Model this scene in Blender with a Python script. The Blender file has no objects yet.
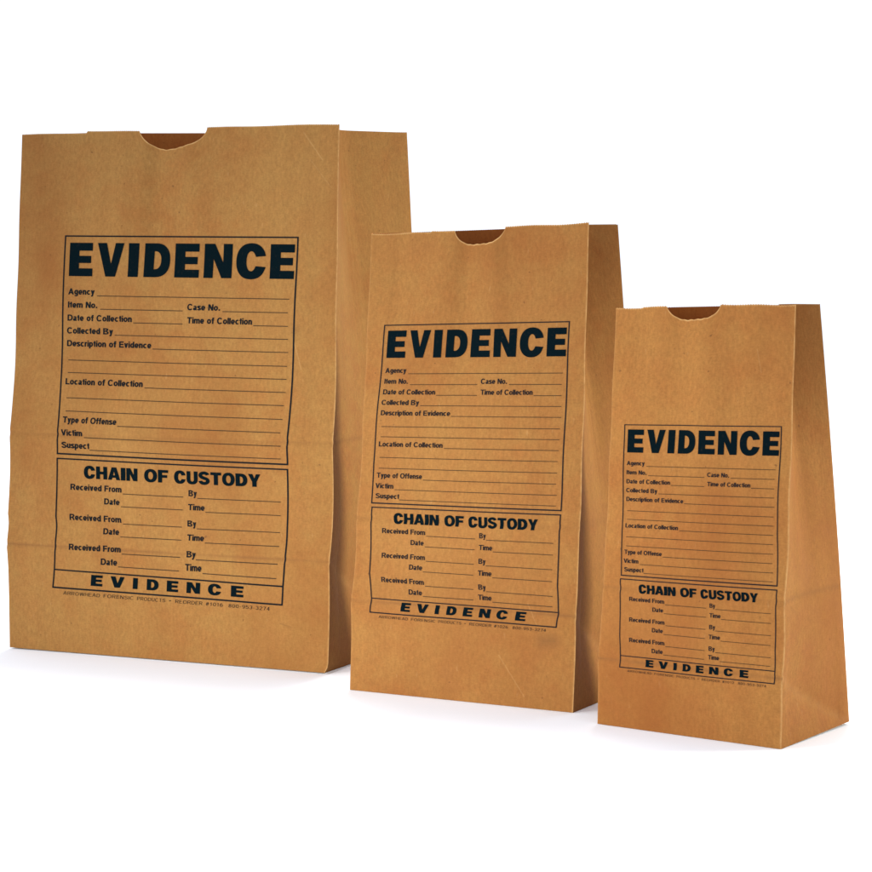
# Three brown paper evidence bags of falling size on a seamless white sweep.
import bpy, bmesh
from mathutils import Vector, noise as mnoise
import math, random
# ---------------------------------------------------------------- geometry of the paper bags (metres)
# origin, turn, bottom width, bottom depth, height and the top opening of every bag
BAGS = [
 dict(x=-.3626, y=1.8639, yaw=26.95, w=.3060, d=.1782, h=.4300,
      ftl=(.0059, .0301, .4325), ftr=(.3116, .0301, .4292), btr=(.3045, .1563, .4283), btl=(.0059, .1563, .4390),
      folds=(.419, .204), gap=.0012, rise=.001,
      latl=[(0, 0), (.03, -.0004), (.20, -.0022), (.245, -.0026), (.262, -.0042), (.34, -.0042), (.43, -.0040), (.6, -.0022), (1, 0)],
      latr=[(0, 0), (.012, .0030), (.15, .0036), (.22, .0040), (.45, .0030), (.7, .0015), (1, 0)],
      notch=(.492, .106, .0158), lip=[(0, 0), (.214, .0001), (.2145, .0019), (.386, -.0002), (.6, .0003), (1, 0)],
      seed=3, bulge=.003),
 dict(x=-.0676, y=1.6603, yaw=30.93, w=.1889, d=.1209, h=.3456,
      ftl=(.0066, .0311, .3433), ftr=(.1894, .0311, .3472), btr=(.1902, .0759, .3463), btl=(.0066, .0759, .3437),
      folds=(.378, .198), gap=.0002, rise=.0012,
      latl=[(0, 0), (.2, -.0006), (.4, .0), (1, 0)],
      latr=[(0, 0), (.10, .0010), (.198, .0016), (.5, .0012), (1, 0)],
      notch=(.512, .117, .0118), lip=[(0, 0), (.28, -.0017), (.285, -.0006), (.4, -.0016), (.63, .0003), (1, .0006)],
      seed=11, bulge=.002),
 dict(x=.1092, y=1.5248, yaw=37.89, w=.1437, d=.0954, h=.2894,
      ftl=(.0040, .0213, .2875), ftr=(.1437, .0213, .2903), btr=(.1426, .0561, .2897), btl=(.0040, .0561, .2870),
      folds=(.332, .160), gap=.0002, rise=.0018,
      latl=[(0, 0), (.2, -.0004), (.4, .0), (1, 0)],
      latr=[(0, 0), (.08, .0004), (.16, .0008), (.5, .0004), (1, 0)],
      notch=(.444, .149, .0100), lip=[(0, .0004), (.15, .0005), (.155, .0011), (.3, .0006), (.6, .0008), (1, .0004)],
      seed=23, bulge=.0015),
]

def table(tab, x):
    if x <= tab[0][0]: return tab[0][1]
    for (a, fa), (b, fb) in zip(tab, tab[1:]):
        if x <= b:
            k = (x - a) / (b - a)
            return fa + (fb - fa) * k
    return tab[-1][1]

def waves(seed, n, lo, hi):
    r = random.Random(seed)
    return [(r.uniform(lo, hi) * r.choice((-1, 1)), r.uniform(lo, hi), r.uniform(0, 6.28), r.uniform(.4, 1) / n) for _ in range(n)]

for b in BAGS:
    b['wv'] = waves(b['seed'], 7, 6, 26)          # radians per metre: slow buckles of the sheet
    b['wv2'] = waves(b['seed'] + 1, 6, 30, 80)

def buckle(b, x, z):
    a = sum(k * math.sin(p * x + q * z + f) for p, q, f, k in b['wv'])
    c = sum(k * math.sin(p * x + q * z + f) for p, q, f, k in b['wv2'])
    return a, c

def front(b, u, v):
    """point of the front panel in the bag's own axes: x along the front, y into the bag, z up"""
    w, h = b['w'], b['h']
    A = (0, 0, b['gap']); B = (w, 0, b['gap']); C = b['ftr']; D = b['ftl']
    p = [(A[i] * (1 - u) + B[i] * u) * (1 - v) + (D[i] * (1 - u) + C[i] * u) * v for i in range(3)]
    p[0] += (table(b['latl'], v) + .0004 * math.sin(v * 31 + b['seed']) * math.sin(v * 3.14)) * (1 - u) + (table(b['latr'], v) + .0004 * math.sin(v * 27 + 2 * b['seed']) * math.sin(v * 3.14)) * u
    side = 4 * u * (1 - u)
    x, z = u * w, v * h
    a, c = buckle(b, x, z)
    s2 = min(1, v * 8) * (.35 + .65 * side)
    p[1] += b['bulge'] * 1.5 * a * s2 + .0010 * c * s2 - b['bulge'] * .8 * side * math.sin(math.pi * min(1, v * 1.02)) 
    # pressed-in fold lines left from when the bag was packed flat
    for k, vf in enumerate(b['folds']):
        e = (v - vf) * h
        p[1] += .0011 * math.exp(-(e / .0022) ** 2) - (.0026 if k == 0 else .0042) * b['h'] / .36 * math.exp(-abs(e) / (.040 * b['h'] if e > 0 else .075 * b['h']))
    # soft dent and pucker under the thumb notch
    uc, hw, dp = b['notch']
    e = (1 - v) * h
    du = (u - uc) * w
    r = math.sqrt(w / .19)
    p[1] += .0026 * r * math.exp(-((du + .012 * r) / (.007 + .05 * e)) ** 2) * math.exp(-(e / (.14 * b['h'] * 2)) ** 2)
    p[1] -= .0022 * r * math.exp(-((du - .010 * r - .12 * e) / (.008 + .06 * e)) ** 2) * math.exp(-((e - .03) / (.10 * b['h'] * 2)) ** 2)
    p[1] += .0030 * r * math.exp(-((u - .13) / .14) ** 2 - ((v - .90) / .10) ** 2) * min(1, u * 8)
    p[1] += .0016 * math.exp(-((du - .004) / (.010 + .18 * e)) ** 2) * math.exp(-e / .055)
    p[1] -= .0012 * math.exp(-((du + .030 + .2 * e) / .012) ** 2) * math.exp(-((e - .05) / .04) ** 2)
    return p

def to_world(b, p):
    c, s = math.cos(math.radians(b['yaw'])), math.sin(math.radians(b['yaw']))
    return (b['x'] + c * p[0] + s * p[1], b['y'] - s * p[0] + c * p[1], p[2])

# ---------------------------------------------------------------- look
TAN = [(.220, .1050, .0292), (.218, .0975, .0262), (.236, .1000, .0256)]
SHADE = [(.200, .0800, .0205), (.196, .0740, .0185), (.212, .0765, .0182)]
GUS = [.55, .58, .55]
TUCK = .06
WORLD = 1.08
WORLD_TINT = (.985, 1.06, 1.20, 1)
BOXES = [((-1.45, .95, .12), (-.05, 1.62, .03), (.35, .35), 3.2, (1, .98, .86), 42),  # added low at the left, brightens the lower fronts
         ((1.55, 1.60, .30), (0, 1.75, .10), (.45, .45), 3.0, (1, .96, .74), 50),  # added behind right, out of view, to brighten the bag sides
         ((.1, 2.55, 2.4), (.05, 1.65, 0), (.8, .6), 46, (1, 1, 1), 180)]  # added overhead and behind, so shadows fall in front of the bags

FORMS = [
 [(0, 0.1572, 0.8001, 0.8847, 0.7927), (201.3, 0.1589, 0.4125, 0.8703, 0.4081), (216, 0.1585, 0.384, 0.8707, 0.3797), (222.3, 0.1578, 0.3718, 0.8699, 0.3675), (311.7, 0.1633, 0.2004, 0.8724, 0.2027), (332.6, 0.1575, 0.1595, 0.8651, 0.1536), (349.6, 0.1511, 0.1261, 0.8622, 0.121)],
 [(0, 0.0841, 0.7959, 0.9271, 0.7973), (169.4, 0.0607, 0.495, 0.9199, 0.4962), (216, 0.0661, 0.4125, 0.9174, 0.413), (222.3, 0.0701, 0.4009, 0.9165, 0.4014), (302.7, 0.0728, 0.2581, 0.9152, 0.2574), (332.6, 0.0962, 0.2055, 0.9266, 0.2036), (349.6, 0.0906, 0.176, 0.9186, 0.1745)],
 [(0, 0.0821, 0.7202, 0.9434, 0.7241), (150, 0.0942, 0.4724, 0.9419, 0.4768), (216, 0.1026, 0.3638, 0.9552, 0.3685), (222.3, 0.0993, 0.3528, 0.9562, 0.3565), (304.3, 0.1133, 0.2187, 0.952, 0.2219), (332.6, 0.1265, 0.1722, 0.9596, 0.1754), (349.6, 0.1251, 0.1458, 0.9607, 0.1486)],
]
for b, f in zip(BAGS, FORMS): b['form'] = f

def form_uv(b, s, t):
    """place on the panel of a place in the printed form (s across 0..1, t down 0..350)"""
    L = b['form']; n = len(L)
    for k in range(n - 1):
        if t <= L[k + 1][0] or k == n - 2: break
    a, c = L[k], L[k + 1]; q = (t - a[0]) / (c[0] - a[0])
    m = [a[j] + (c[j] - a[j]) * q for j in range(1, 5)]
    return m[0] + (m[2] - m[0]) * s, m[1] + (m[3] - m[1]) * s

# printed rows: caption, s start, s end, baseline t, rule start, rule end, rule t
ROWS = [
 ('Agency', .0233, .1437, 57.9, .1559, .9771, 58.1), ('Item No.', .0237, .1582, 71.1, .1718, .5365, 71.3),
 ('Case No.', .5557, .6939, 71.2, .7052, .9737, 71.2), ('Date of Collection', .0229, .3151, 84.1, .3217, .5384, 84.1),
 ('Time of Collection', .5576, .8288, 84.1, .8349, .9752, 84.2), ('Collected By', .0209, .2317, 96.9, .2397, .9766, 96.7),
 ('Description of Evidence', .0219, .4028, 109.6, .4092, .9793, 109.3), ('', 0, 0, 0, .0301, .9762, 122.6), ('', 0, 0, 0, .03, .9765, 135.1),
 ('Location of Collection', .0215, .374, 147.8, .3831, .976, 147.7), ('', 0, 0, 0, .0299, .9728, 160.4), ('', 0, 0, 0, .0302, .9727, 173.6),
 ('Type of Offense', .0198, .2705, 186, .2772, .9692, 186.4), ('Victim', .0152, .1144, 198.9, .1242, .9746, 199.2), ('Suspect', .0192, .1499, 211.2, .1513, .9732, 211.4),
 ('Received From', .0625, .2975, 252.9, .3043, .569, 253.4), ('By', .5918, .6261, 253, .6287, .9707, 254.0), ('Date', .2188, .2894, 265.7, .2962, .5674, 266.3), ('Time', .5904, .66, 266.9, .6638, .9707, 267.5),
 ('Received From', .0622, .2985, 283.1, .3057, .5646, 283.5), ('By', .5892, .6261, 283.3, .6284, .9709, 284.4), ('Date', .2157, .2871, 295.5, .2938, .563, 296.4), ('Time', .5874, .6587, 297.2, .6638, .9713, 298.0),
 ('Received From', .0628, .2972, 312.6, .3035, .561, 313.2), ('By', .5879, .6263, 313.7, .629, .9718, 314.6), ('Date', .2111, .2833, 325.2, .2885, .5569, 325.4), ('Time', .5838, .6532, 325.5, .6583, .9703, 326.2),
]
HEADLINE = [(.0234, .1297), (.1513, .2693), (.2891, .3325), (.3561, .4682), (.49, .596), (.6164, .7327), (.7502, .874), (.8912, .9902)]
FOOTWORD = [(.1712, .2221), (.2567, .3191), (.3575, .3786), (.4194, .4704), (.5068, .5559), (.592, .6499), (.6845, .7421), (.7842, .8373)]
IMPRINT = [('ARROWHEAD', .051, .2147), ('FORENSIC', .232, .3631), ('PRODUCTS', .3802, .503), ('-', .5198, .5276), ('REORDER', .547, .6629), ('#1016', .6782, .751), ('800-953-3274', .7764, .9498)]

# ---------------------------------------------------------------- collections and small helpers
scene = bpy.context.scene
col = scene.collection
rnd = random.Random(5)

def link(name, me, mat, parent=None):
    o = bpy.data.objects.new(name, me); col.objects.link(o)
    if mat and not me.materials: me.materials.append(mat)
    o.parent = parent
    return o

# ---------------------------------------------------------------- materials
class NT:
    def __init__(s, name):
        s.m = bpy.data.materials.new(name); s.m.use_nodes = True
        s.t = s.m.node_tree; s.b = s.t.nodes['Principled BSDF']
    def n(s, kind, **kw):
        x = s.t.nodes.new(kind)
        for k, v in kw.items():
            if k in x.inputs.keys(): x.inputs[k].default_value = v
            else: setattr(x, k, v)
        return x
    def l(s, a, b): s.t.links.new(a, b)
    def math(s, op, a, b=None, clamp=False):
        x = s.t.nodes.new('ShaderNodeMath'); x.operation = op; x.use_clamp = clamp
        for i, v in enumerate((a, b)):
            if v is None: continue
            if isinstance(v, (int, float)): x.inputs[i].default_value = v
            else: s.l(v, x.inputs[i])
        return x.outputs[0]
    def rng(s, v, a, b, c=0., d=1.):
        x = s.n('ShaderNodeMapRange'); s.l(v, x.inputs[0])
        for i, q in enumerate((a, b, c, d)): x.inputs[i + 1].default_value = q
        return x.outputs[0]
    def mix(s, f, a, b, mode='MIX'):
        x = s.t.nodes.new('ShaderNodeMix'); x.data_type = 'RGBA'; x.blend_type = mode
        for sock, v in ((x.inputs[0], f), (x.inputs[6], a), (x.inputs[7], b)):
            if isinstance(v, (int, float)): sock.default_value = v
            elif isinstance(v, tuple): sock.default_value = v + (1,) if len(v) == 3 else v
            else: s.l(v, sock)
        return x.outputs[2]

PALE, DARK = (.50, .32, .14), (.06, .028, .012)
MARKS = [
 [((.274, .4236), (.2916, .402), .0008, PALE, .17), ((.262, .0365), (.272, .034), .0008, DARK, .35), ((.281, .402), (.300, .380), .0006, PALE, .13), ((.268, .262), (.275, .238), .0008, PALE, .2), ((.052, .30), (.053, .301), .0035, DARK, .25), ((.270, .268), (.271, .269), .006, DARK, .3)],
 [((.127, .036), (.149, .008), .0008, PALE, .12), ((.163, .0490), (.171, .0500), .0080, DARK, .42), ((.150, .075), (.158, .060), .0006, PALE, .13)],
 [((.066, .2185), (.0662, .2187), .0007, DARK, .9), ((.115, .26), (.119, .245), .0006, PALE, .13)],
]
INSIDE_BOUNCE = (1.4, 1.0, .78)

def kraft(name, tan, shade, off, marks):
    k = NT(name)
    uv = k.n('ShaderNodeUVMap', uv_map='paper')
    mp = k.n('ShaderNodeMapping'); k.l(uv.outputs[0], mp.inputs[0]); mp.inputs['Location'].default_value = (off, off * .7, 0)
    P = mp.outputs[0]
    def noise(scale, detail=3, rough=.55, stretch=None):
        src = P
        if stretch:
            st = k.n('ShaderNodeMapping'); k.l(P, st.inputs[0]); st.inputs['Scale'].default_value = stretch; src = st.outputs[0]
        x = k.n('ShaderNodeTexNoise', Scale=scale, Detail=detail, Roughness=rough); k.l(src, x.inputs['Vector']); return x.outputs['Fac']
    cloud = noise(9, 4, .6)
    blot = noise(45, 4, .62)
    c = k.mix(k.rng(cloud, .32, .68), tan, shade)
    c = k.mix(k.rng(blot, .38, .64, 0, .7), c, k.mix(.0, (tan[0], tan[1] * 1.07, tan[2] * 1.12), tan))
    # pulp: short fibres lying every way, denser along the machine direction
    fib = noise(420, 4, .7, (1, .45, 1)); fib2 = noise(900, 2, .6, (.5, 1, 1))
    tone = k.math('ADD', k.rng(fib, .3, .7, .86, 1.14), k.rng(fib2, .3, .7, -.08, .08))
    stripe = noise(70, 2, .5, (1, .03, 1))
    tone = k.math('MULTIPLY', tone, k.rng(stripe, .3, .7, .965, 1.035))
    grey = k.n('ShaderNodeCombineColor'); [k.l(tone, grey.inputs[i]) for i in range(3)]
    c = k.mix(1.0, c, grey.outputs[0], 'MULTIPLY')
    # stray dark shives and pale fibres
    spk = noise(260, 1, .4); c = k.mix(k.rng(spk, .765, .80, 0, .55), c, (.07, .03, .012))
    pal = noise(330, 1, .4, (1, .35, 1)); c = k.mix(k.rng(pal, .72, .82, 0, .16), c, (.42, .25, .11))
    # wide soft patches of redder, darker paper tone
    mottle = noise(5.5, 3, .6, (1, .8, 1)); c = k.mix(k.rng(mottle, .46, .70, 0, .62), c, (shade[0] * .80, shade[1] * .68, shade[2] * .60))
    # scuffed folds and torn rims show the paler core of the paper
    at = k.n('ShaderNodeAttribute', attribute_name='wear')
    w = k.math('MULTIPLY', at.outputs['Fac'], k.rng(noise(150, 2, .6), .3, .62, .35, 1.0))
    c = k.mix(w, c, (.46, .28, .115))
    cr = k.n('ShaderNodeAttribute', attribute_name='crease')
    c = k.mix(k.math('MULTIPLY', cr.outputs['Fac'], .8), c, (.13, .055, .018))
    for (x0, y0), (x1, y1), wd_, colr, amt in marks:        # single scuffs and smudges
        sub = k.n('ShaderNodeVectorMath', operation='SUBTRACT'); k.l(uv.outputs[0], sub.inputs[0]); sub.inputs[1].default_value = (x0, y0, 0)
        D = Vector((x1 - x0, y1 - y0, 0))
        dt = k.n('ShaderNodeVectorMath', operation='DOT_PRODUCT'); k.l(sub.outputs[0], dt.inputs[0]); dt.inputs[1].default_value = tuple(D / D.length_squared)
        tt = k.math('ADD', dt.outputs['Value'], 0, True)
        sc = k.n('ShaderNodeVectorMath', operation='SCALE'); sc.inputs[0].default_value = tuple(D); k.l(tt, sc.inputs['Scale'])
        df = k.n('ShaderNodeVectorMath', operation='DISTANCE'); k.l(sub.outputs[0], df.inputs[0]); k.l(sc.outputs[0], df.inputs[1])
        c = k.mix(k.math('MULTIPLY', k.rng(df.outputs['Value'], 0, wd_, amt, 0), k.rng(fib, .3, .6, .4, 1)), c, colr)
    geo = k.n('ShaderNodeNewGeometry')                      # inside of the sack: reddish bounce light put into the colour
    c = k.mix(geo.outputs['Backfacing'], c, k.mix(1.0, c, INSIDE_BOUNCE, 'MULTIPLY'))
    k.l(c, k.b.inputs['Base Color'])
    k.l(k.rng(blot, .3, .7, .72, .86), k.b.inputs['Roughness'])
    k.b.inputs['Specular IOR Level'].default_value = .08
    bmp = k.n('ShaderNodeBump', Strength=.35, Distance=.0004)
    hgt = k.math('ADD', k.math('MULTIPLY', fib, .5), k.math('MULTIPLY', noise(38, 4, .6), 1.6))
    k.l(hgt, bmp.inputs['Height']); k.l(bmp.outputs[0], k.b.inputs['Normal'])
    return k.m

def ink(name, colour, thin=0.):
    k = NT(name)
    tc = k.n('ShaderNodeTexCoord')
    x = k.n('ShaderNodeTexNoise', Scale=420., Detail=3., Roughness=.6); k.l(tc.outputs['Object'], x.inputs['Vector'])
    f = k.rng(x.outputs['Fac'], .58, .85, 0, .14 + thin)
    k.l(k.mix(f, colour, (.06, .035, .018)), k.b.inputs['Base Color'])
    k.b.inputs['Roughness'].default_value = .9; k.b.inputs['Specular IOR Level'].default_value = .01
    return k.m

KRAFT = [kraft('kraft_paper_tan', TAN[0], SHADE[0], 0., MARKS[0]), kraft('kraft_paper_amber', TAN[1], SHADE[1], 3.1, MARKS[1]), kraft('kraft_paper_amber_fresh', TAN[2], SHADE[2], 7.7, MARKS[2])]
INK = ink('black_print_ink', (.0014, .0048, .0068))
INKS = [ink('caption_ink_dark', (.006, .008, .010)), ink('caption_ink_soft', (.013, .011, .012), .05), ink('caption_ink_worn', (.015, .012, .013), .08)]
RULE = ink('rule_ink', (.040, .024, .014), .2)

# ---------------------------------------------------------------- letter outlines (unit box, heavy grotesque)
def arc(cx, cy, rx, ry, a0, a1, n=18, p=2.0):
    o = []
    for i in range(n + 1):
        a = math.radians(a0 + (a1 - a0) * i / n); c, s = math.cos(a), math.sin(a)
        o.append((cx + rx * math.copysign(abs(c) ** (2 / p), c), cy + ry * math.copysign(abs(s) ** (2 / p), s)))
    return o

def ribbon(path, half):
    """closed outline of a pen path; half = (horizontal half weight, vertical half weight)"""
    L, Rr = [], []
    n = len(path)
    for i in range(n):
        a = path[max(0, i - 1)]; c = path[min(n - 1, i + 1)]
        tx, ty = c[0] - a[0], c[1] - a[1]; d = math.hypot(tx, ty) or 1
        nx, ny = -ty / d, tx / d
        L.append((path[i][0] + nx * half[0], path[i][1] + ny * half[1])); Rr.append((path[i][0] - nx * half[0], path[i][1] - ny * half[1]))
    return L + Rr[::-1]

def glyph(ch):
    if ch == 'E': return [[(0, 0), (1, 0), (1, .235), (.42, .235), (.42, .395), (.93, .395), (.93, .61), (.42, .61), (.42, .765), (.99, .765), (.99, 1), (0, 1)]]
    if ch == 'V': return [[(0, 1), (.345, 1), (.515, .37), (.685, 1), (1, 1), (.69, 0), (.32, 0)]]
    if ch == 'I': return [[(0, 0), (1, 0), (1, 1), (0, 1)]]
    if ch == 'D': return [[(0, 0), (.42, 0)] + arc(.42, .5, .58, .5, -90, 90, 24, 2.35) + [(0, 1)],
                          [(.36, .235), (.40, .235)] + arc(.40, .5, .245, .265, -90, 90, 16, 2.3) + [(.36, .765)]]
    if ch == 'N': return [[(0, 0), (.325, 0), (.325, .56), (.64, 0), (1, 0), (1, 1), (.675, 1), (.675, .45), (.36, 1), (0, 1)]]
    if ch == 'C':
        return [arc(.5, .5, .5, .525, 28, 332, 40, 2.25)[:1] + arc(.5, .5, .5, .525, 30, 325, 40, 2.25) + [(.99, .335), (.655, .36)] + arc(.5, .5, .16, .29, 320, 40, 22, 2.2) + [(.655, .63), (.985, .655)]]
    if ch == 'H': return [[(0, 0), (.345, 0), (.345, .385), (.655, .385), (.655, 0), (1, 0), (1, 1), (.655, 1), (.655, .605), (.345, .605), (.345, 1), (0, 1)]]
    if ch == 'A': return [[(0, 0), (.305, 0), (.36, .175), (.64, .175), (.695, 0), (1, 0), (.685, 1), (.315, 1)], [(.415, .375), (.585, .375), (.5, .70)]]
    if ch == 'O': return [arc(.5, .5, .5, .525, 0, 360, 44, 2.2)[:-1], arc(.5, .5, .195, .30, 0, 360, 30, 2.2)[:-1]]
    if ch == 'F': return [[(0, 0), (.40, 0), (.40, .385), (.90, .385), (.90, .60), (.40, .60), (.40, .78), (1, .78), (1, 1), (0, 1)]]
    if ch == 'U': return [[(0, 1)] + arc(.5, .36, .5, .385, 180, 360, 26, 2.3) + [(1, 1), (.66, 1)] + arc(.5, .35, .16, .155, 360, 180, 16, 2.2) + [(.34, 1)]]
    if ch == 'T': return [[(.31, 0), (.69, 0), (.69, .775), (1, .775), (1, 1), (0, 1), (0, .775), (.31, .775)]]
    if ch == 'Y': return [[(.325, 0), (.675, 0), (.675, .385), (1, 1), (.655, 1), (.5, .64), (.345, 1), (0, 1), (.325, .385)]]
    if ch == 'S':
        path = arc(.49, .735, .33, .18, 8, 90, 8) + arc(.49, .725, .325, .19, 95, 235, 14) + [(.50, .50)] + arc(.50, .29, .335, .20, 55, -85, 14) + arc(.50, .29, .335, .20, -90, -178, 10)
        return [ribbon(path, (.165, .118))]

def fill(loops):
    """flat filled mesh of closed outlines, holes by even-odd"""
    cu = bpy.data.curves.new('outline', 'CURVE'); cu.dimensions = '2D'; cu.fill_mode = 'BOTH'
    for lp in loops:
        sp = cu.splines.new('POLY'); sp.points.add(len(lp) - 1); sp.use_cyclic_u = True
        for p, q in zip(sp.points, lp): p.co = (q[0], q[1], 0, 1)
    return curve_faces(cu)

def curve_faces(cu):
    o = bpy.data.objects.new('outline', cu); col.objects.link(o)
    dg = bpy.context.evaluated_depsgraph_get(); ev = o.evaluated_get(dg)
    me = ev.to_mesh()
    vs = [tuple(v.co)[:2] for v in me.vertices]; fs = [tuple(p.vertices) for p in me.polygons]
    ev.to_mesh_clear()
    bpy.data.objects.remove(o); bpy.data.curves.remove(cu)
    return vs, fs

from mathutils.geometry import delaunay_2d_cdt

class Pen:
    """small bold grotesque capitals and lower case drawn as overlapping strokes, united into one fill"""
    def __init__(s, wt): s.h = wt / 2; s.p = []
    def box(s, x0, y0, x1, y1): s.p.append([(x0, y0), (x1, y0), (x1, y1), (x0, y1)]); return s
    def v(s, x, y0, y1): return s.box(x - s.h, y0, x + s.h, y1)
    def hz(s, y, x0, x1): k = s.h * .86; return s.box(x0, y - k, x1, y + k)
    def para(s, xb, xt, y0=0, y1=1, w=None):
        w = w or s.h * 2.15; s.p.append([(xb, y0), (xb + w, y0), (xt + w, y1), (xt, y1)]); return s
    def arc(s, cx, cy, rx, ry, a0, a1):
        n = max(4, int(abs(a1 - a0) / 15)); m = s.h * .86
        while abs(a1 - a0) > 181:                      # long bends in two strokes so that no outline meets itself
            mid = (a0 + a1) / 2; s.arc(cx, cy, rx, ry, a0, mid); a0 = mid
        o = arc(cx, cy, rx + s.h, ry + m, a0, a1, n, 2.15); i = arc(cx, cy, rx - s.h, ry - m, a1, a0, n, 2.15)
        s.p.append(o + i); return s
    def pen(s, path): s.p.append(ribbon(path, (s.h, s.h * .9))); return s

def small_glyph(ch, wt):
    """(strokes, advance width); capital height is 1"""
    P = Pen(wt); h = P.h; k = h * .86; X = .745
    if ch == ' ': return P, .36
    if ch == '.': return P.box(.04, 0, .04 + 2.1 * h, 2.1 * h), .08 + 2.1 * h
    if ch == '-': return P.hz(.38, .04, .40), .44
    if ch == 'A': return P.para(0, .37).para(.94 - 2.15 * h, .57 - 2.15 * h).hz(.29, .2, .74), .94
    if ch == 'B': return P.v(h, 0, 1).hz(1 - k, h, .50).hz(.53, h, .52).hz(k, h, .54).arc(.48, .765, .25, .235 - k, 90, -90).arc(.51, .265, .27, .265 - k, 90, -90), .80 + h
    if ch == 'C': return P.arc(.46, .5, .46 - h, .52 - k, 38, 322), .92
    if ch == 'D': return P.v(h, 0, 1).hz(1 - k, h, .40).hz(k, h, .40).arc(.40, .5, .46 - h, .5 - k, 90, -90), .86
    if ch == 'E': return P.v(h, 0, 1).hz(1 - k, h, .74).hz(.52, h, .69).hz(k, h, .76), .76
    if ch == 'F': return P.v(h, 0, 1).hz(1 - k, h, .72).hz(.50, h, .64), .72
    if ch == 'H': return P.v(h, 0, 1).v(.82 - h, 0, 1).hz(.52, h, .80), .82
    if ch == 'I': return P.v(h, 0, 1), 2 * h
    if ch == 'L': return P.v(h, 0, 1).hz(k, h, .68), .68
    if ch == 'N': return P.v(h, 0, 1).v(.83 - h, 0, 1).para(.83 - 2.5 * h, 0, 0, 1, 2.5 * h), .83
    if ch == 'O': return P.arc(.49, .5, .49 - h, .52 - k, 0, 180).arc(.49, .5, .49 - h, .52 - k, 180, 360), .98
    if ch == 'P': return P.v(h, 0, 1).hz(1 - k, h, .46).hz(.39, h, .46).arc(.46, .695, .32 - h, .305 - k, 90, -90), .78
    if ch == 'R': return P.v(h, 0, 1).hz(1 - k, h, .50).hz(.45, h, .50).arc(.50, .725, .32 - h, .275 - k, 90, -90).para(.86 - 2.2 * h, .42, 0, .46), .86
    if ch == 'S': return P.pen(arc(.42, .74, .31, .26 - k, 12, 90, 5) + arc(.42, .74, .32, .26 - k, 95, 235, 8) + arc(.42, .275, .34, .275 - k, 55, -85, 8) + arc(.42, .275, .34, .275 - k, -90, -172, 5)), .84
    if ch == 'T': return P.v(.40, 0, 1).hz(1 - k, 0, .80), .80
    if ch == 'U': return P.v(h, .36, 1).v(.82 - h, .36, 1).arc(.41, .38, .41 - h, .40 - k, 180, 360), .82
    if ch == 'V': return P.para(.44 - 1.07 * h, 0).para(.44 - 1.07 * h, .88 - 2.15 * h), .88
    if ch == 'W': return P.para(.29 - 1.07 * h, 0).para(.29 - 1.07 * h, .62 - 1.07 * h).para(.95 - 1.07 * h, .62 - 1.07 * h).para(.95 - 1.07 * h, 1.24 - 2.15 * h), 1.24
    if ch == 'a': return P.v(.56 - h, .05, .50).arc(.29, .50, .27 - h, X - .5 - k, 160, 0).arc(.25, .21, .25 - h, .225 - k, 0, 180).arc(.25, .21, .25 - h, .225 - k, 180, 360).box(.54 - h, 0, .62, .1), .62
    if ch == 'c': return P.arc(.32, X / 2, .32 - h, X / 2 + .01 - k, 42, 318), .61
    if ch == 'd': return P.v(.64 - h, 0, 1).arc(.31, X / 2, .31 - h, X / 2 + .01 - k, 0, 180).arc(.31, X / 2, .31 - h, X / 2 + .01 - k, 180, 360), .64
    if ch == 'e': return P.hz(X / 2 - .02, .06, .60).arc(.32, X / 2, .32 - h, X / 2 + .01 - k, -6, 180).arc(.32, X / 2, .32 - h, X / 2 + .01 - k, 180, 322), .64
    if ch == 'f': return P.v(.10 + h, 0, .90).hz(X - .02 - k, 0, .42).pen([(.10 + h, .84), (.13 + h, .93), (.20 + h, 1 - k), (.44, 1 - k)]), .42
    if ch == 'g': return P.v(.63 - h, -.05, X).arc(.31, X / 2 + .01, .31 - h, X / 2 - k, 0, 180).arc(.31, X / 2 + .01, .31 - h, X / 2 - k, 180, 360).arc(.32, -.05, .31 - h, .245 - k, 0, -160), .63
    if ch == 'i': return P.v(h, 0, X).box(0, .84, 2 * h, 1), 2 * h
    if ch == 'l': return P.v(h, 0, 1), 2 * h
    if ch == 'm': return P.v(h, 0, X).arc(.32, .46, .30 - h, X + .01 - .46 - k, 180, 0).v(.62 - h, 0, .47).arc(.62 - 2 * h + .30, .46, .30 - h, X + .01 - .46 - k, 180, 0).v(1.22 - 3 * h, 0, .47), 1.22 - 2 * h
    if ch == 'n': return P.v(h, 0, X).arc(.31, .44, .29 - h, X + .01 - .44 - k, 180, 0).v(.60 - h, 0, .45), .60
    if ch == 'o': return P.arc(.335, X / 2, .335 - h, X / 2 + .01 - k, 0, 180).arc(.335, X / 2, .335 - h, X / 2 + .01 - k, 180, 360), .67
    if ch == 'p': return P.v(h, -.28, X).arc(.33, X / 2, .31 - h, X / 2 + .01 - k, 0, 180).arc(.33, X / 2, .31 - h, X / 2 + .01 - k, 180, 360), .64
    if ch == 'r': return P.v(h, 0, X).arc(.36, .42, .34 - h, X + .01 - .42 - k, 175, 88), .38
    if ch == 's': q = (X / 4); return P.pen(arc(.29, .55, .22, .195 - k, 12, 90, 4) + arc(.29, .55, .22, .195 - k, 95, 238, 7) + arc(.29, .20, .23, .205 - k, 58, -85, 7) + arc(.29, .20, .23, .205 - k, -90, -170, 4)), .58
    if ch == 't': return P.v(.10 + h, .16, .95).hz(X - k, 0, .36).arc(.30, .20, .20 - h, .21 - k, 180, 275), .37
    if ch == 'u': return P.v(h, .30, X).v(.60 - h, 0, X).arc(.29, .30, .29 - h, .31 - k, 180, 360), .60
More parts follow.
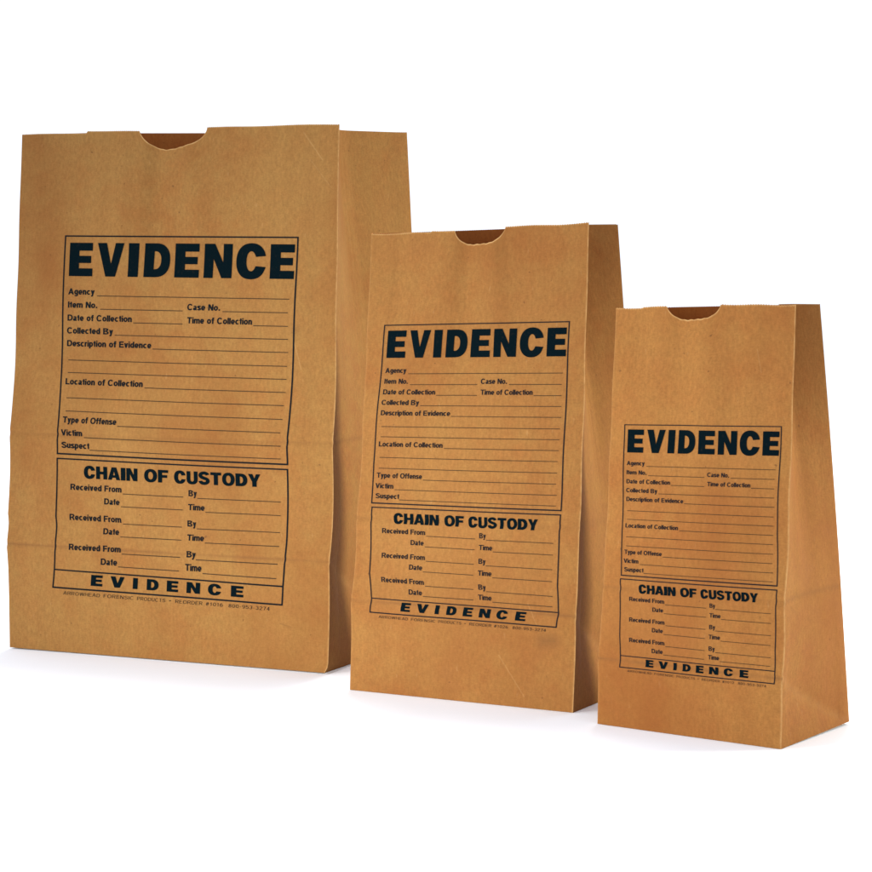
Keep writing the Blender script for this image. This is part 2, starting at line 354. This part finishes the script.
    if ch == 'v': return P.para(.31 - 1.07 * h, 0, 0, X).para(.31 - 1.07 * h, .62 - 2.15 * h, 0, X), .62
    if ch == 'y': return P.para(.31 - 1.0 * h, 0, 0, X).para(.20 - 1.0 * h, .62 - 2.15 * h, -.28, X).hz(-.28 + k, .05, .24), .62
    if ch == '0': return P.arc(.35, .5, .35 - h, .51 - k, 0, 180).arc(.35, .5, .35 - h, .51 - k, 180, 360), .70
    if ch == '1': return P.v(.36, 0, 1).hz(.78, .10, .36), .60
    if ch == '2': return P.arc(.34, .69, .34 - h, .32 - k, 170, -30).para(.0, .50, .05, .58).hz(k, 0, .68), .70
    if ch == '3': return P.arc(.33, .745, .31 - h, .265 - k, 165, -90).arc(.33, .27, .34 - h, .28 - k, 90, -165), .70
    if ch == '4': return P.v(.50, 0, 1).para(0, .40, .28, 1).hz(.28, 0, .70), .70
    if ch == '5': return P.hz(1 - k, .10, .64).para(.03, .10, .45, 1).arc(.33, .33, .35 - h, .34 - k, 150, -160), .70
    if ch == '6': return P.arc(.35, .32, .35 - h, .33 - k, 0, 180).arc(.35, .32, .35 - h, .33 - k, 180, 360).arc(.38, .40, .38 - h, .61 - k, 180, 62), .70
    if ch == '7': return P.hz(1 - k, 0, .68).para(.16, .66 - 2 * h, 0, 1), .68
    if ch == '8': return P.arc(.35, .755, .31 - h, .255 - k, 0, 180).arc(.35, .755, .31 - h, .255 - k, 180, 360).arc(.35, .27, .35 - h, .28 - k, 0, 180).arc(.35, .27, .35 - h, .28 - k, 180, 360), .70
    if ch == '9': return P.arc(.35, .68, .35 - h, .33 - k, 0, 180).arc(.35, .68, .35 - h, .33 - k, 180, 360).arc(.32, .60, .38 - h, .61 - k, 0, -118), .70
    if ch == '#': return P.para(.12, .26, 0, 1, 1.8 * h).para(.42, .56, 0, 1, 1.8 * h).hz(.66, .06, .78).hz(.34, 0, .72), .78

def unite(polys):
    pts, faces = [], []
    for p in polys:
        n = len(pts); pts += [Vector(q) for q in p]; faces.append(list(range(n, n + len(p))))
    vs, _, fs, *_r = delaunay_2d_cdt(pts, [], faces, 1, 1e-5)
    def inside(x, y):
        for p in polys:
            c = False
            for (x0, y0), (x1, y1) in zip(p, p[1:] + p[:1]):
                if (y0 > y) != (y1 > y) and x < x0 + (y - y0) / (y1 - y0) * (x1 - x0): c = not c
            if c: return True
        return False
    fs = [f for f in fs if inside(sum(vs[i][0] for i in f) / len(f), sum(vs[i][1] for i in f) / len(f))]
    return [tuple(v) for v in vs], [tuple(f) for f in fs]

def type_set(body, weight=.19, tracking=.075):
    vs, fs, x = [], [], 0
    for ch in body:
        P, adv = small_glyph(ch, weight)
        if P.p:
            a, c = unite(P.p); n = len(vs)
            vs += [(x + q[0], q[1]) for q in a]; fs += [tuple(i + n for i in f) for f in c]
        x += adv + tracking
    return vs, fs

CAP = 1.0

class Sheet:
    """flat artwork in form axes; build() lays it on a bag's front panel"""
    def __init__(s): s.v, s.f, s.mat = [], [], None
    def add(s, vs, fs):
        n = len(s.v); s.v += vs; s.f += [tuple(i + n for i in f) for f in fs]
    def box(s, x0, y0, x1, y1): s.add([(x0, y0), (x1, y0), (x1, y1), (x0, y1)], [(0, 1, 2, 3)])
    def word(s, body, s0, s1, base, cap, bold=.19, tracking=.075):
        vs, fs = type_set(body, bold, tracking)
        a, c = min(v[0] for v in vs), max(v[0] for v in vs)
        s.add([(s0 + (x - a) / (c - a) * (s1 - s0), base - y / CAP * cap) for x, y in vs], fs)
    def letter(s, ch, s0, s1, base, cap):
        vs, fs = fill(glyph(ch))
        s.add([(s0 + x * (s1 - s0), base - y * cap) for x, y in vs], fs)
    def build(s, name, b, mat, parent, lift, map_uv=True):
        bm = bmesh.new()
        vv = [bm.verts.new((x * 230, t, 0)) for x, t in s.v]
        for k, f in enumerate(s.f):
            try:
                q = bm.faces.new([vv[i] for i in f])
                if s.mat: q.material_index = s.mat[k]
            except ValueError: pass
        xs = [v.co.x for v in bm.verts]; ts = [v.co.y for v in bm.verts]
        def cuts(lo, hi, st): return [k * st for k in range(int(lo // st), int(hi // st) + 2)]
        for x in cuts(min(xs), max(xs), 2.5):
            bmesh.ops.bisect_plane(bm, geom=bm.verts[:] + bm.edges[:] + bm.faces[:], plane_co=(x, 0, 0), plane_no=(1, 0, 0))
        for t in cuts(min(ts), max(ts), 2.5):
            bmesh.ops.bisect_plane(bm, geom=bm.verts[:] + bm.edges[:] + bm.faces[:], plane_co=(0, t, 0), plane_no=(0, 1, 0))
        for v in bm.verts:
            u, w = form_uv(b, v.co.x / 230, v.co.y)
            p = front(b, u, w); v.co = (p[0], p[1] - lift, p[2])
        bmesh.ops.recalc_face_normals(bm, faces=bm.faces[:])
        bm.normal_update()
        for f in bm.faces:
            if f.normal.y > 0: f.normal_flip()
        me = bpy.data.meshes.new(name); bm.to_mesh(me); bm.free()
        if isinstance(mat, list):
            for m in mat: me.materials.append(m)
        return link(name, me, mat, parent)

# ---------------------------------------------------------------- paper panels
def grid_mesh(name, P, U, V, uvf, wear=None, crease=None):
    nu, nv = len(U), len(V)
    vs = [P(u, v) for v in V for u in U]
    fs = [(j * nu + i, j * nu + i + 1, (j + 1) * nu + i + 1, (j + 1) * nu + i) for j in range(nv - 1) for i in range(nu - 1)]
    me = bpy.data.meshes.new(name); me.from_pydata(vs, [], fs)
    lay = me.uv_layers.new(name='paper')
    idx = [lp.vertex_index for lp in me.loops]
    uvs = [uvf(u, v) for v in V for u in U]
    for k, i in enumerate(idx): lay.data[k].uv = uvs[i]
    for nm, fn in (('wear', wear), ('crease', crease)):
        at = me.attributes.new(nm, 'FLOAT', 'POINT')
        if fn: at.data.foreach_set('value', [fn(u, v) for v in V for u in U])
    me.polygons.foreach_set('use_smooth', [True] * len(fs))
    me.update()
    return me

def merge(a, *extra):
    s = sorted(set(round(x, 5) for x in a for x in [x]) | set(round(x, 5) for e in extra for x in e))
    out = [s[0]]
    for x in s[1:]:
        if x - out[-1] > 2e-5: out.append(x)
    return out

def lin(n): return [i / n for i in range(n + 1)]

def tooth(x):                                    # pinked cut: two millimetre teeth
    q = (x / .002) % 1
    return -.0006 * abs(2 * q - 1) 

def top_line(b, u):
    uc, hw, dp = b['notch']
    e = (u - uc) / hw
    cut = table(b['lip'], u)
    if abs(e) < 1: cut -= dp * (1 - abs(e) ** 2.3) ** .62 * (1 + .06 * math.sin(e * 4 + b['seed'])) - .0002 * math.sin(e * 23 + b['seed']) * (1 - e * e)
    if abs(e) < 1: return cut
    cut += .0005 * math.sin(u * 7 + b['seed']) + .0003 * math.sin(u * 23 + b['seed'] * 2)
    return cut + tooth(u * b['w'])

def make_bag(b, mat, n, label):
    w, d, h = b['w'], b['d'], b['h']
    root = bpy.data.objects.new('paper_bag', None); col.objects.link(root)
    root.location = (b['x'], b['y'], 0); root.rotation_euler = (0, 0, -math.radians(b['yaw']))
    root['label'] = label; root['category'] = 'paper bag'; root['group'] = 'brown paper evidence bags standing in a row'
    uc, hw, dp = b['notch']
    mm = .001 / w
    U = merge([i / 2 * .001 / w * 2 for i in range(int(w / .001) + 1)] + [1.0], [.0006 / w, .0012 / w, 1 - .0006 / w, 1 - .0012 / w], [uc + hw * math.sin(math.radians(a)) for a in range(-90, 91, 3)])
    V = merge(lin(int(h / .004)), [1 - q / h for q in (.0006, .0012, .002, .003)], *[[vf + q * .001 / h for q in range(-8, 9)] for vf in b['folds']])
    def stretch(b, u, v, cut):
        return v if v < .88 else .88 + (v - .88) / .12 * (.12 + cut / h)
    cuts = {u: top_line(b, u) for u in U}
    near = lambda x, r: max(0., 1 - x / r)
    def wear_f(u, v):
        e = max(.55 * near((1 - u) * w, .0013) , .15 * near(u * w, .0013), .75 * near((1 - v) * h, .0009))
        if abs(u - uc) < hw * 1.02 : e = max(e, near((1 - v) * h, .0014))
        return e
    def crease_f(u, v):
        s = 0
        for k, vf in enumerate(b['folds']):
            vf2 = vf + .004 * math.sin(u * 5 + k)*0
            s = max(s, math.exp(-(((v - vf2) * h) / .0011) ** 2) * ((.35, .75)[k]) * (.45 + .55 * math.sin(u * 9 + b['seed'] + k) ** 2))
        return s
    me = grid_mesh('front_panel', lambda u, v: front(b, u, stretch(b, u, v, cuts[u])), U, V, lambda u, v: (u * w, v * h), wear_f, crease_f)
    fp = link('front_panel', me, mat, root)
    # ---- back panel: from the floor to the far lip
    btl, btr = b['btl'], b['btr']
    A, B = (0, d, b['rise']), (w, d, b['rise'])
    def back_edge(s, v):                         # s 0 left, 1 right
        lo, hi = (A, btl) if s == 0 else (B, btr)
        bow = math.sin(math.pi * min(1, v)) * .002
        return [lo[i] + (hi[i] - lo[i]) * v + (bow if i == 1 else 0) for i in range(3)]
    def back(u, v):
        L, R = back_edge(0, v), back_edge(1, v)
        p = [L[i] + (R[i] - L[i]) * u for i in range(3)]
        a, c = buckle(b, u * w + 1, v * h)
        p[1] += b['bulge'] * a * 4 * u * (1 - u) * v + .004 * 4 * u * (1 - u) * v
        if v > .999: p[2] += tooth(u * w)
        return p
    Ub = merge(lin(int(w / .001)), []); Vb = merge(lin(40), [1 - .001 / h])
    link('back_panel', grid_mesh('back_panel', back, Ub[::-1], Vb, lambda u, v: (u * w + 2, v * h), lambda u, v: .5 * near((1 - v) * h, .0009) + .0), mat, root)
    # ---- gussets: folded inwards towards the mouth, flat triangle at the foot
    hf = b['folds'][1] * h
    def gusset(side):
        def edge_f(v): return front(b, side, v)
        def P(s, v):
            a, c = edge_f(v), back_edge(side, v)
            p = [a[i] + (c[i] - a[i]) * s for i in range(3)]
            depth = max(.01, c[1] - a[1])
            full = math.sqrt(max(0, d * d - depth * depth)) / 2
            z = v * h
            up = z - hf * (1 - s) * 1.0
            tri = 1 - abs(2 * s - 1)
            tri = tri - .10 * math.exp(-((s - .5) / .05) ** 2)
            k = min(1., max(0., (v - b['folds'][1]) / (1 - b['folds'][1])))
            q = GUS[n] * full * (k * k * (3 - 2 * k)) ** .8 
            tuck = TUCK * d * math.sin(math.pi * min(1, s * .92 + .06)) * min(1, s * 8) * min(1, (1 - s) * 8)
            inn = 0
            if up > 0:
                inn = q * tri + tuck * math.exp(-up / (.45 * d))
            else:
                inn = tuck * z / max(1e-4, hf * (1 - s))
            aa, cc = buckle(b, s * d + 3 + side, z)
            inn += b['bulge'] * .5 * aa * math.sin(math.pi * s) * min(1, v * 5)
            p[0] += inn * (1 if side == 0 else -1)
            if v > .999: p[2] += tooth(s * d)
            return p
        Us = merge(lin(int(d / .002)), [.0006 / d, .0012 / d, 1 - .0006 / d, 1 - .0012 / d]); Vs = merge(lin(int(h / .003)), [1 - .001 / h])
        if side == 0: Us = Us[::-1]
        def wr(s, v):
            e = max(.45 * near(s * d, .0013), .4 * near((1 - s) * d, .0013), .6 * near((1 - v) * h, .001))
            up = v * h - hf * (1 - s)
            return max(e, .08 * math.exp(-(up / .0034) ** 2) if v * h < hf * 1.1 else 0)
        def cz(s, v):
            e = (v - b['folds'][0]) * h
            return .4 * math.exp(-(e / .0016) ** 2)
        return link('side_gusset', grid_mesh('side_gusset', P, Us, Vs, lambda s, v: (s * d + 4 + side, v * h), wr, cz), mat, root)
    gusset(0); gusset(1)
    # ---- bottom, a glued flap a little inside the walls
    i_ = .0025
    q = [(i_, i_, .0006), (w - i_, i_, .0006), (w - i_, d - i_, .0006), (i_, d - i_, .0006)]
    Q = lambda u, v: [(q[0][k] * (1 - u) + q[1][k] * u) * (1 - v) + (q[3][k] * (1 - u) + q[2][k] * u) * v for k in range(3)]
    link('bottom_panel', grid_mesh('bottom_panel', Q, lin(8), lin(6), lambda u, v: (u * w + 6, v * d)), mat, root)
    # ---- the printed form
    wk = 230
    head = Sheet()
    for ch, (a, c) in zip('EVIDENCE', HEADLINE): head.letter(ch, a, c, 39.2, 33.2)
    head.build('headline', b, INK, fp, .00035)
    th, tv = (.0058, 1.35) if n == 0 else (.0056, 1.3)
    bd = Sheet()
    for t0, t1 in ((0, 216), (222.3, 349.6)):
        bd.box(-th / 2, t0, th / 2, t1); bd.box(1 - th / 2, t0, 1 + th / 2, t1)
        bd.box(-th / 2, t0 - tv, 1 + th / 2, t0); bd.box(-th / 2, t1, 1 + th / 2, t1 + tv * 1.15)
    bd.box(th / 2, 332.6 - tv / 2, 1 - th / 2, 332.6 + tv / 2)
    rul = Sheet()
    for body, a, c, t, r0, r1, rt in ROWS:
        if body: bd.word(body, a, c, t - .35, 6.1, (.225, .21, .205)[n])
        rul.box(r0, rt + .05, r1, rt + .80)
    bd.mat = [0] * len(bd.f) + [1] * len(rul.f); bd.add(rul.v, rul.f)
    bd.build('printed_form', b, [INKS[n], RULE], fp, .0003)
    cu = Sheet()
    words = [('CHAIN', .1241, .3702, (1.0, .98, 1.04, .40, .96)), ('OF', .4007, .5052, (1.08, .84)), ('CUSTODY', .5309, .8898, (1.02, .96, .96, .92, 1.06, .98, 1.02))]
    for body, a, c, rel in words:
        gap = .05 * len(rel) ** 0
        tot = sum(rel) + .085 * (len(rel) - 1); x = a; k = (c - a) / tot
        for ch, r_ in zip(body, rel):
            tight = .02 if ch in 'A' else 0
            cu.letter(ch, x - tight * k, x + (r_ + tight) * k, 240.3, 12.7); x += (r_ + .085) * k
    cu.build('custody_heading', b, INK, fp, .00035)
    fw = Sheet()
    for ch, (a, c) in zip('EVIDENCE', FOOTWORD): fw.letter(ch, a, c, 346.1, 10.9)
    fw.build('footer_word', b, INK, fp, .00035)
    im = Sheet()
    for body, a, c in IMPRINT:
        if body[0] == '#': body = ('#1016', '#1026', '#1012')[n]
        if body == '-': im.box(a, 354.7, c, 355.4)
        else: im.word(body, a, c, 356.9, 3.4, .115, .24)
    im.build('imprint_line', b, INKS[n], fp, .0003)
    return root

LABELS = ['largest brown paper evidence bag, standing furthest back at the left of the row',
          'middle sized brown paper evidence bag, standing between the largest and the smallest bag',
          'smallest brown paper evidence bag, standing nearest at the right end of the row']
for n, b in enumerate(BAGS): make_bag(b, KRAFT[n], n, LABELS[n])

# ---------------------------------------------------------------- the white studio floor
k = NT('white_sweep_paper')
tc = k.n('ShaderNodeTexCoord')
x = k.n('ShaderNodeTexNoise', Scale=3., Detail=3.); k.l(tc.outputs['Object'], x.inputs['Vector'])
k.l(k.mix(k.rng(x.outputs['Fac'], .3, .7), (.95, .95, .95), (.955, .955, .955)), k.b.inputs['Base Color'])
k.b.inputs['Roughness'].default_value = .9; k.b.inputs['Specular IOR Level'].default_value = .1
me = bpy.data.meshes.new('floor')
S = 60
me.from_pydata([(-S, -S, 0), (S, -S, 0), (S, S, 0), (-S, S, 0)], [], [(0, 1, 2, 3)])
fl = link('floor', me, k.m); fl['kind'] = 'structure'

# ---------------------------------------------------------------- light: a white studio and added, unseen soft boxes
wd = bpy.data.worlds.new('World'); scene.world = wd; wd.use_nodes = True
wd.node_tree.nodes['Background'].inputs[0].default_value = WORLD_TINT
wd.node_tree.nodes['Background'].inputs[1].default_value = WORLD

def added_softbox(loc, target, size, power, colour=(1, 1, 1), grid=180):
    la = bpy.data.lights.new('added_softbox', 'AREA'); la.shape = 'RECTANGLE'; la.size, la.size_y = size; la.energy = power; la.color = colour; la.spread = math.radians(grid)
    o = bpy.data.objects.new('added_softbox', la); col.objects.link(o); o.location = loc
    o.rotation_euler = (Vector(target) - Vector(loc)).to_track_quat('-Z', 'Y').to_euler()
for args in BOXES: added_softbox(*args)

# ---------------------------------------------------------------- camera
cam = bpy.data.cameras.new('camera'); co = bpy.data.objects.new('camera', cam); col.objects.link(co)
from mathutils import Matrix
pt, ro = math.radians(4.59), math.radians(-.86)
fwd = Vector((0, math.cos(pt), -math.sin(pt))); u0 = Vector((0, math.sin(pt), math.cos(pt))); x0 = Vector((1, 0, 0))
cr, sr = math.cos(ro), math.sin(ro)
xr = cr * x0 + sr * u0; up = -sr * x0 + cr * u0
M = Matrix((xr, up, -fwd)).transposed().to_4x4(); M.translation = Vector((0, 0, .3244))
co.matrix_world = M
cam.sensor_width = 36; cam.lens = 2229.1 / 872 * 36; cam.clip_start = .05; cam.clip_end = 300
scene.camera = co
scene.view_settings.view_transform = 'Standard'; scene.view_settings.look = 'None'; scene.view_settings.exposure = 0; scene.view_settings.gamma = 1
scene.render.resolution_x = scene.render.resolution_y = 1024
scene.cycles.max_bounces = 8; scene.cycles.diffuse_bounces = 5
